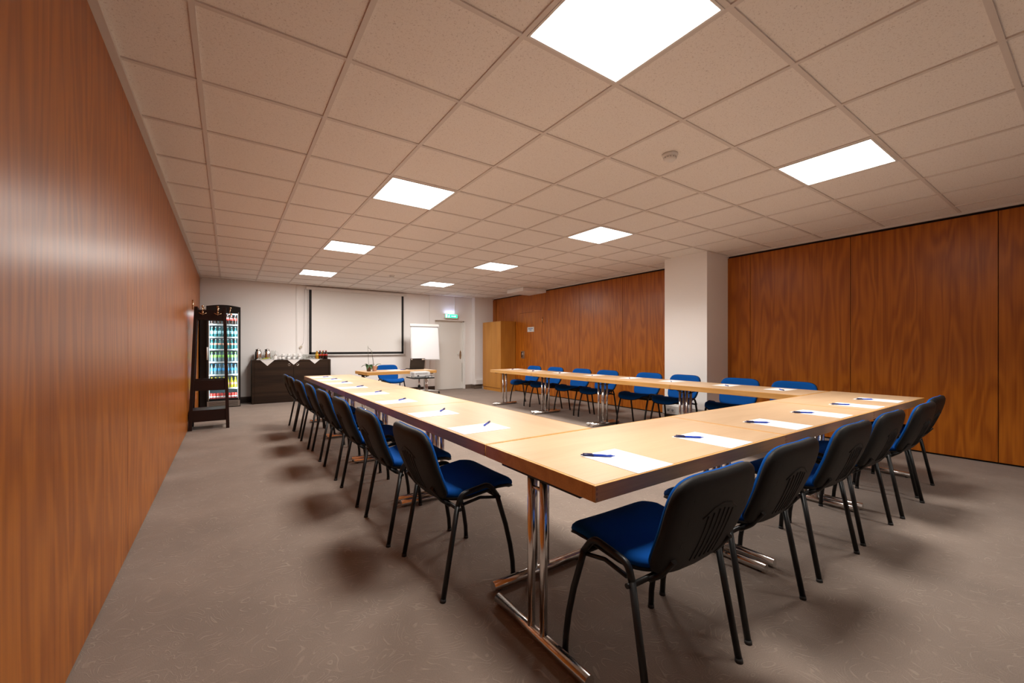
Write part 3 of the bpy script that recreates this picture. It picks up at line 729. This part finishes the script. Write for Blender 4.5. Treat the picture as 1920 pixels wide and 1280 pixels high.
# cloth corners
for k, (x, hw, dp) in enumerate(((0.690, 0.135, 0.125), (1.190, 0.125, 0.112), (1.612, 0.115, 0.100))):
    m = MB(); z = CTOP + 0.0002; th = 0.003; yb = 10.56; yf_ = CY - 0.001
    top = [(x - hw, yf_ - th), (x + hw, yf_ - th), (x + 0.20, 10.36), (x, yb), (x - 0.20, 10.36)]
    m.prism([(a, b, z) for a, b in top], (0, 0, th))
    m.prism([(x - hw, yf_ - th, z + th), (x + hw, yf_ - th, z + th), (x, yf_ - th, z - dp)], (0, th, 0))
    tag(m.build('table_cloth', 'cloth'), ['white cloth corner hanging below the thermos jugs on dark cabinet', 'white cloth corner hanging below the stacked cups on dark cabinet',
        'white cloth corner hanging below the glasses on dark cabinet'][k], 'cloth', 'white cloths on the cabinet')
ZC = CTOP + 0.0035
# thermos jugs
def jug(loc, label):
    t = thing('thermos_jug', label, 'jug', loc, PI + 0.95, 'thermos jugs')
    MB().lathe([(0.069, 0), (0.073, 0.004), (0.073, 0.06), (0.070, 0.12), (0.062, 0.175), (0.050, 0.200)], n=32).build('body', 'chrome', t)
    MB().lathe([(0.0505, 0.200), (0.044, 0.218), (0.028, 0.235), (0.010, 0.241), (0.0, 0.241)], n=24).build('lid', 'chrome', t)
    MB().hexa([(0.03, -0.018, 0.195), (0.052, -0.015, 0.195), (0.052, 0.015, 0.195), (0.03, 0.018, 0.195)], [(0.03, -0.018, 0.222), (0.085, -0.006, 0.222), (0.085, 0.006, 0.222), (0.03, 0.018, 0.222)]).build('spout', 'shell', t)
    MB().tube(smooth_path([(-0.045, 0, 0.195), (-0.095, 0, 0.19), (-0.105, 0, 0.08), (-0.062, 0, 0.05)], 0.03), 0.010, 10, flat=0.7).build('handle', 'shell', t)
    return t
jug((0.535, 10.43, ZC), 'silver thermos jug with black lid at the fridge end of cabinet')
jug((0.705, 10.43, ZC), 'silver thermos jug with black lid behind the green tray')
t = thing('napkin_tray', 'lime green napkins fanned on a tray before thermos jugs', 'napkins', (0.665, 10.275, ZC))
MB().pad(0.125, 0.055, [(0.85, 0), (0.95, 0.003), (1, 0.012), (0.97, 0.015)], lambda u, v, q: (u, v, q), ex=2.5).build('tray', 'lightgrey', t)
for k in range(5):
    a = -0.5 + k * 0.25; m = MB().box(-0.045, 0.045, -0.035, 0.035, 0.0155 + k * 0.006, 0.0205 + k * 0.006)
    m.v = [(x * math.cos(a) - y * math.sin(a) - 0.05 + k * 0.025, x * math.sin(a) * 0.4 + y * 0.8, z) for x, y, z in m.v]; m.build('napkin', 'lime', t)
t = thing('glass_jug', 'clear glass jug standing behind the napkins and second thermos', 'jug', (0.825, 10.49, ZC))
MB().lathe([(0.0, 0.004), (0.045, 0.004), (0.05, 0.05), (0.047, 0.13), (0.04, 0.17), (0.045, 0.195), (0.0475, 0.195), (0.043, 0.17), (0.050, 0.13), (0.053, 0.05), (0.048, 0), (0.0, 0)], n=24).build('body', 'tumbler', t)
MB().tube(smooth_path([(0.042, 0, 0.17), (0.085, 0, 0.165), (0.09, 0, 0.07), (0.05, 0, 0.05)], 0.02), 0.006, 8).build('handle', 'tumbler', t)
# creamers
def creamer(loc, s, label):
    t = thing('milk_pourer', label, 'pourer', loc, 0.4, 'milk and sugar pourers')
    MB().lathe([(0.030 * s, 0), (0.033 * s, 0.01 * s), (0.028 * s, 0.045 * s), (0.020 * s, 0.07 * s)], n=20).build('body', 'china', t)
    MB().lathe([(0.021 * s, 0.07 * s), (0.023 * s, 0.085 * s), (0.012 * s, 0.10 * s), (0.0, 0.102 * s)], n=20).build('lid', 'chrome', t)
    MB().tube(smooth_path([(-0.02 * s, 0, 0.075 * s), (-0.05 * s, 0, 0.08 * s), (-0.052 * s, 0, 0.03 * s), (-0.03 * s, 0, 0.02 * s)], 0.01), 0.004, 8).build('handle', 'chrome', t)
creamer((0.855, 10.36, ZC), 1.15, 'white milk pourer with metal lid, larger one beside thermos jugs')
creamer((0.940, 10.36, ZC), 0.9, 'white sugar pourer with metal lid, smaller one beside stacked cups')
# cups and saucers
sau = MB().lathe([(0.0, 0.0), (0.024, 0.0), (0.027, 0.004), (0.052, 0.011), (0.0515, 0.0135), (0.026, 0.0065), (0.0, 0.006)], n=28).build('saucer', 'china'); sau['category'] = 'saucer'
cup = thing('coffee_cup', '', 'cup')
MB().lathe([(0.0, 0.0), (0.019, 0.0), (0.021, 0.004), (0.030, 0.025), (0.034, 0.052), (0.0315, 0.052), (0.027, 0.025), (0.018, 0.008), (0.0, 0.007)], n=24).build('bowl', 'china', cup)
MB().tube(smooth_path([(0.030, 0, 0.042), (0.048, 0, 0.040), (0.046, 0, 0.020), (0.028, 0, 0.017)], 0.01), 0.003, 8).build('handle', 'china', cup)
a_, b_ = [False], [False]
xs = [1.005 + 0.108 * k for k in range(4)]
for r_, yy in enumerate((10.40, 10.51)):
    for k, x in enumerate(xs):
        for lv in range(2):
            z = ZC + lv * 0.0665
            row = 'front row' if r_ == 0 else 'back row'
            place(sau, a_, (x + 0.02 * r_, yy, z), 0, '%s white saucer in the %s of cup stacks, %s from the pourers' % (('lower', 'upper')[lv], row, ORD[k]), 'saucers stacked on the cabinet')
            place(cup, b_, (x + 0.02 * r_, yy, z + 0.0105 - 0.0035), 0.8 + 0.5 * k, '%s white coffee cup in the %s of cup stacks, %s from the pourers' % (('lower', 'upper')[lv], row, ORD[k]), 'cups stacked on the cabinet')
# tumblers
tb = MB().lathe([(0.0, 0.0), (0.024, 0.0), (0.031, 0.105), (0.0295, 0.105), (0.0225, 0.008), (0.0, 0.008)], n=20).build('drinking_glass', 'tumbler'); tb['category'] = 'glass'
a_ = [False]
for r_ in range(2):
    for k in range(4):
        place(tb, a_, (1.42 + 0.066 * k, 10.39 + 0.085 * r_, ZC), 0, 'clear drinking glass in the %s glasses, %s from the cups' % (('front row of', 'back row of')[r_], ORD[k]), 'drinking glasses on the cabinet')
# small bottles
def bottle(h, r, body, labelm, cap, lz0, lz1, name='drink_bottle'):
    t = thing(name, '', 'bottle')
    hs = h * 0.62
    MB().lathe([(r * 0.9, 0), (r, 0.004), (r, hs * 0.9), (r * 0.85, hs), (r * 0.42, h * 0.82), (r * 0.40, h - 0.012)], n=16).build('glass_body', body, t)
    MB().lathe([(r * 1.015, lz0 * h), (r * 1.015, lz1 * h)], n=16).build('paper_label', labelm, t)
    MB().lathe([(r * 0.46, h - 0.014), (r * 0.46, h), (0, h)], n=12).build('cap', cap, t)
    return t
M['cola'] = liquid('cola', (0.020, 0.008, 0.005)); M['amber'] = liquid('amber_juice', (0.42, 0.20, 0.01))
M['redlabel'] = plain('red_label', (0.55, 0.03, 0.02), 0.5); M['yellowlabel'] = plain('yellow_label', (0.60, 0.42, 0.03), 0.5)
M['teal'] = liquid('teal_glass', (0.03, 0.16, 0.17)); M['bluelabel'] = plain('blue_label', (0.05, 0.30, 0.62), 0.5)
M['paleblue'] = plain('pale_blue_label', (0.35, 0.62, 0.70), 0.5)
M['greenlabel'] = plain('green_label', (0.25, 0.50, 0.10), 0.5); M['clearb'] = liquid('clear_bottle', (0.13, 0.19, 0.22))
M['lemon'] = liquid('lemonade', (0.55, 0.45, 0.02)); M['pinklabel'] = plain('pink_label', (0.75, 0.35, 0.25), 0.5)
bt1 = bottle(0.195, 0.029, 'cola', 'redlabel', 'redlabel', 0.38, 0.56); bt2 = bottle(0.195, 0.029, 'amber', 'yellowlabel', 'lightgrey', 0.38, 0.56)
q1, q2 = [False], [False]
spots = [(0, 0, 2), (1, 0, 1), (2, 0, 1), (3, 0, 1), (0, 1, 2), (1, 1, 1), (2, 1, 2), (3, 1, 1)]
for kx, ky, kd in spots:
    pr, q = (bt1, q1) if kd == 1 else (bt2, q2)
    nm = 'dark cola bottle with red label' if kd == 1 else 'amber juice bottle with yellow label'
    place(pr, q, (1.69 + kx * 0.064, 10.36 + ky * 0.075, ZC), 0, '%s in %s, %s from the glasses' % (nm, ('front row', 'back row')[ky], ORD[kx]), 'small bottles on the cabinet')

# ------------------------------------------------------------------ drinks fridge
fx0, fx1, fy0, fy1 = -0.352, 0.208, 10.00, 10.56
t = thing('drinks_fridge', 'tall black glass door drinks fridge filled with bottles in corner', 'fridge')
b = MB()
b.box(-0.455, fx0, 10.06, fy1, 0.0, 1.93)
b.box(fx0, fx0 + 0.03, fy0 + 0.045, fy1, 0.0, 1.955); b.box(fx1 - 0.03, fx1, fy0 + 0.045, fy1, 0.0, 1.955)
b.box(fx0 + 0.03, fx1 - 0.03, fy1 - 0.03, fy1, 0, 1.955); b.box(fx0 + 0.03, fx1 - 0.03, fy0 + 0.045, fy1 - 0.03, 1.90, 1.955)
b.box(fx0 + 0.03, fx1 - 0.03, fy0 + 0.045, fy1 - 0.03, 0, 0.135)
b.build('body', 'fridgebody', t, bevel=0.004)
MB().box(fx0 + 0.03, fx0 + 0.034, fy0 + 0.05, fy1 - 0.03, 0.135, 1.90).box(fx1 - 0.034, fx1 - 0.03, fy0 + 0.05, fy1 - 0.03, 0.135, 1.90).box(fx0 + 0.034, fx1 - 0.034, fy1 - 0.036, fy1 - 0.03, 0.135, 1.90).build('lining', 'fridgein', t)
# arched header
n = 14; ar = [(fx0, 1.90), (fx1, 1.90)] + [(fx1 + (fx0 - fx1) * i / n, 2.005 + 0.035 * math.sin(PI * i / n)) for i in range(n + 1)]
MB().prism([(x, fy0 - 0.005, z) for x, z in ar], (0, 0.5, 0)).build('header', 'fridgebody', t)
dr = MB().box(fx0, fx0 + 0.042, fy0, fy0 + 0.04, 0.15, 1.90).box(fx1 - 0.042, fx1, fy0, fy0 + 0.04, 0.15, 1.90).box(fx0 + 0.042, fx1 - 0.042, fy0, fy0 + 0.04, 0.15, 0.185).box(fx0 + 0.042, fx1 - 0.042, fy0, fy0 + 0.04, 1.875, 1.90).build('door', 'black', t)
MB().box(fx0 + 0.030, fx0 + 0.042, fy0 - 0.006, fy0, 0.15, 1.90).box(fx1 - 0.042, fx1 - 0.030, fy0 - 0.006, fy0, 0.15, 1.90).build('door_strip', 'steel', dr)
MB().box(fx0 + 0.042, fx1 - 0.042, fy0 + 0.015, fy0 + 0.019, 0.185, 1.875).build('glass', 'pane', dr)
MB().tube([(fx0 + 0.018, fy0 - 0.035, 0.95), (fx0 + 0.018, fy0 - 0.035, 1.20)], 0.013, 10).build('handle', 'lightgrey', dr)
gr = MB().box(fx0 + 0.012, fx1 - 0.012, fy0, fy0 + 0.045, 0.02, 0.135).build('base_grille', 'steel', t)
v = MB()
for k in range(6): v.box(fx0 + 0.04, fx1 - 0.04, fy0 - 0.002, fy0 + 0.001, 0.035 + 0.015 * k, 0.041 + 0.015 * k)
v.build('slot', 'black', gr)
MB().box(fx0 + 0.05, fx1 - 0.05, fy0 + 0.06, fy0 + 0.10, 1.855, 1.895).build('lamp', 'fridgelamp', t)
for sx in (fx0 + 0.046, fx1 - 0.052): MB().box(sx, sx + 0.006, fy0 + 0.045, fy0 + 0.06, 0.19, 1.87).build('lamp_strip', 'fridgelamp', t)
sz_ = [1.655, 1.405, 1.160, 0.910, 0.655, 0.385, 0.165]
for z in sz_:
    sh = MB().box(fx0 + 0.036, fx1 - 0.036, fy0 + 0.075, fy1 - 0.04, z - 0.008, z).build('shelf', 'shelf', t)
    MB().box(fx0 + 0.036, fx1 - 0.036, fy0 + 0.068, fy0 + 0.075, z - 0.022, z + 0.004).build('price_rail', 'shelf', sh)
specs = [('cola', 'redlabel', 'redlabel', 'cola bottle with red label', 0.205, 0.40, 0.62, 'top'), ('teal', 'paleblue', 'lightgrey', 'teal water bottle with pale blue label', 0.20, 0.30, 0.60, 'second'),
         ('teal', 'pinklabel', 'lightgrey', 'teal water bottle with pink label', 0.20, 0.42, 0.60, 'third'), ('clearb', 'greenlabel', 'greenlabel', 'clear bottle with green label', 0.195, 0.42, 0.70, 'fourth'),
         ('clearb', 'bluelabel', 'bluelabel', 'clear bottle with blue label', 0.205, 0.35, 0.62, 'fifth'), ('lemon', 'pinklabel', 'yellowlabel', 'yellow lemonade bottle', 0.215, 0.30, 0.50, 'sixth')]
for (bm_, lm_, cm_, nm, h, l0, l1, sh), z in zip(specs, sz_):
    pr = bottle(h, 0.0275, bm_, lm_, cm_, l0, l1); q = [False]
    for k in range(7):
        place(pr, q, (fx0 + 0.085 + k * 0.065, fy0 + 0.12, z + 0.0005), 0, '%s on %s fridge shelf' % (nm, sh), nm + 's on the %s fridge shelf' % sh)
can = thing('drink_can', '', 'can')
MB().lathe([(0.020, 0), (0.0265, 0.006), (0.0265, 0.108), (0.021, 0.116), (0.0, 0.114)], n=18).build('body', 'redlabel', can)
MB().lathe([(0.0268, 0.03), (0.0268, 0.06)], n=18).build('band', 'white', can)
q = [False]
for k in range(8):
    place(can, q, (fx0 + 0.078 + k * 0.0575, fy0 + 0.12, sz_[-1] + 0.0005), 0, 'red and white drink can on bottom fridge shelf', 'cans on the bottom fridge shelf')
ld = bpy.data.lights.new('fridge_light', 'AREA'); ld.shape = 'RECTANGLE'; ld.size = 0.42; ld.size_y = 0.05; ld.energy = 5; ld.color = (0.85, 0.95, 1)
lo = bpy.data.objects.new('fridge_light', ld); C.objects.link(lo); lo.location = ((fx0 + fx1) / 2, fy0 + 0.085, 1.85)

for fx in (fx0 + 0.075, fx1 - 0.075):
    ld = bpy.data.lights.new('fridge_light', 'AREA'); ld.shape = 'RECTANGLE'; ld.size = 0.012; ld.size_y = 1.6; ld.energy = 5; ld.color = (0.80, 0.95, 1)
    lo = bpy.data.objects.new('fridge_light', ld); C.objects.link(lo); lo.location = (fx, fy0 + 0.05, 1.03); lo.rotation_euler = (PI / 2, 0, 0.35 if fx > -0.07 else -0.35)

# ------------------------------------------------------------------ coat rack
t = thing('coat_rack', 'dark wooden coat rack tower with brass hooks before the fridge', 'coat rack')
bx = (-0.448, -0.004); tx = (-0.385, -0.045); byy = (7.46, 7.86); tyy = (7.56, 7.76); ht = 1.79
def corner(ix, iy, z):
    q = z / ht
    return (bx[ix] + (tx[ix] - bx[ix]) * q, byy[iy] + (tyy[iy] - byy[iy]) * q)
hw = 0.021
for ix in (0, 1):
    for iy in (0, 1):
        x, y = corner(ix, iy, 0); X, Y = corner(ix, iy, ht)
        MB().hexa([(x - hw, y - hw, 0), (x + hw, y - hw, 0), (x + hw, y + hw, 0), (x - hw, y + hw, 0)], [(X - hw, Y - hw, ht), (X + hw, Y - hw, ht), (X + hw, Y + hw, ht), (X - hw, Y + hw, ht)]).build('leg', 'rack', t, bevel=0.002)
def board(a, b, z0, z1, th=0.011):
    (x0, y0), (x1, y1) = corner(*a, z0), corner(*b, z0); (X0, Y0), (X1, Y1) = corner(*a, z1), corner(*b, z1)
    if a[1] == b[1]: o = [(0, -th), (0, th)]
    else: o = [(-th, 0), (th, 0)]
    bot = [(x0 + o[0][0], y0 + o[0][1], z0), (x1 + o[0][0], y1 + o[0][1], z0), (x1 + o[1][0], y1 + o[1][1], z0), (x0 + o[1][0], y0 + o[1][1], z0)]
    top = [(X0 + o[0][0], Y0 + o[0][1], z1), (X1 + o[0][0], Y1 + o[0][1], z1), (X1 + o[1][0], Y1 + o[1][1], z1), (X0 + o[1][0], Y0 + o[1][1], z1)]
    return MB().hexa(bot, top)
for (z0, z1, nm) in ((1.60, 1.745, 'top_rail'), (0.565, 0.72, 'middle_rail'), (0.12, 0.285, 'bottom_rail')):
    for a, b in (((0, 0), (1, 0)), ((0, 1), (1, 1)), ((0, 0), (0, 1)), ((1, 0), (1, 1))):
        if nm == 'middle_rail' and a[1] != b[1]: continue
        board(a, b, z0, z1).build(nm, 'rack', t)
MB().box(-0.43, -0.02, 7.50, 7.82, 0.27, 0.285).build('shelf', 'rack', t)
def hook(x, y, d):
    m = MB(); z = 1.69; dx, dy = d
    m.tube(smooth_path([(x, y, z), (x + dx * 0.045, y + dy * 0.045, z - 0.03), (x + dx * 0.07, y + dy * 0.07, z + 0.01)], 0.02), 0.006, 8)
    m.tube(smooth_path([(x, y, z + 0.01), (x + dx * 0.05, y + dy * 0.05, z + 0.02), (x + dx * 0.06, y + dy * 0.06, z + 0.10)], 0.02), 0.006, 8)
    m.lathe([(0.0, -0.014), (0.011, -0.009), (0.014, 0), (0.011, 0.009), (0, 0.014)], (x + dx * 0.06, y + dy * 0.06, z + 0.105), 12)
    m.lathe([(0.0, -0.014), (0.012, -0.009), (0.015, 0), (0.012, 0.009), (0, 0.014)], (x + dx * 0.07, y + dy * 0.07, z + 0.015), 12)
    side = (-dy, dx)
    m.tube([(x + dx * 0.06 + side[0] * q, y + dy * 0.06 + side[1] * q, z - 0.015 + abs(q) * 0.5) for q in (-0.045, -0.02, 0, 0.02, 0.045)], 0.005, 8)
    m.build('hook', 'brass', t)
yf0 = corner(0, 0, 1.69)[1] - 0.011
for x in (-0.305, -0.125): hook(x, yf0, (0, -1))
yb0 = corner(0, 1, 1.69)[1] + 0.011
for x in (-0.305, -0.125): hook(x, yb0, (0, 1))
hook(corner(1, 0, 1.69)[0] + 0.011, 7.66, (1, 0))

# ------------------------------------------------------------------ wardrobe
t = thing('wardrobe', 'tall orange beech wardrobe with two doors standing at wood wall', 'wardrobe')
wx0, wx1, wy0, wy1, wz = 6.0, 6.47, 9.245, 10.19, 1.90
MB().box(wx0 + 0.02, wx1, wy0 + 0.018, wy1, 0.095, wz - 0.02).box(wx0, wx1, wy0, wy1, wz - 0.02, wz).box(wx0, wx1, wy0, wy0 + 0.018, 0, wz - 0.02).build('body', 'wardrobe', t)
MB().box(wx0 + 0.02, wx1, wy0 + 0.018, wy1, 0, 0.095).build('plinth', 'wardrobe', t)
wm = (wy0 + wy1) / 2
for a, b, nm in ((wy0 + 0.02, wm - 0.002, 'door'), (wm + 0.002, wy1 - 0.002, 'door')):
    MB().box(wx0, wx0 + 0.018, a, b, 0.10, wz - 0.023).build(nm, 'wardrobe', t)

# ------------------------------------------------------------------ exit sign glow lamp
ld = bpy.data.lights.new('exit_lamp', 'AREA'); ld.shape = 'RECTANGLE'; ld.size = 0.30; ld.size_y = 0.04; ld.energy = 0.5; ld.color = (0.55, 0.62, 1.0)
lo = bpy.data.objects.new('exit_lamp', ld); C.objects.link(lo); lo.location = (5.15, YB - 0.075, 2.135); lo.rotation_euler = (PI, 0, 0)

# ------------------------------------------------------------------ world, camera
wd = bpy.data.worlds.new('world'); bpy.context.scene.world = wd; wd.use_nodes = True
bg = wd.node_tree.nodes['Background']; bg.inputs[0].default_value = (0.9, 0.8, 0.7, 1); bg.inputs[1].default_value = 0.02
cd = bpy.data.cameras.new('camera'); cam = bpy.data.objects.new('camera', cd); C.objects.link(cam)
cd.sensor_fit = 'HORIZONTAL'; cd.sensor_width = 36; cd.lens = 773.4 / 1920 * 36; cd.shift_y = 11.1 / 1920; cd.clip_start = 0.02
cam.location = (0, 0, 1.195); cam.rotation_euler = (PI / 2, 0, -0.6028)
sc = bpy.context.scene; sc.camera = cam
sc.view_settings.view_transform = 'Standard'; sc.view_settings.look = 'None'; sc.view_settings.gamma = 1
sc.view_settings.use_curve_mapping = False; sc.view_settings.exposure = 0.0
sc.cycles.max_bounces = 10; sc.cycles.diffuse_bounces = 6; sc.cycles.transparent_max_bounces = 40
sc.cycles.use_denoising = True; sc.cycles.sample_clamp_indirect = 4
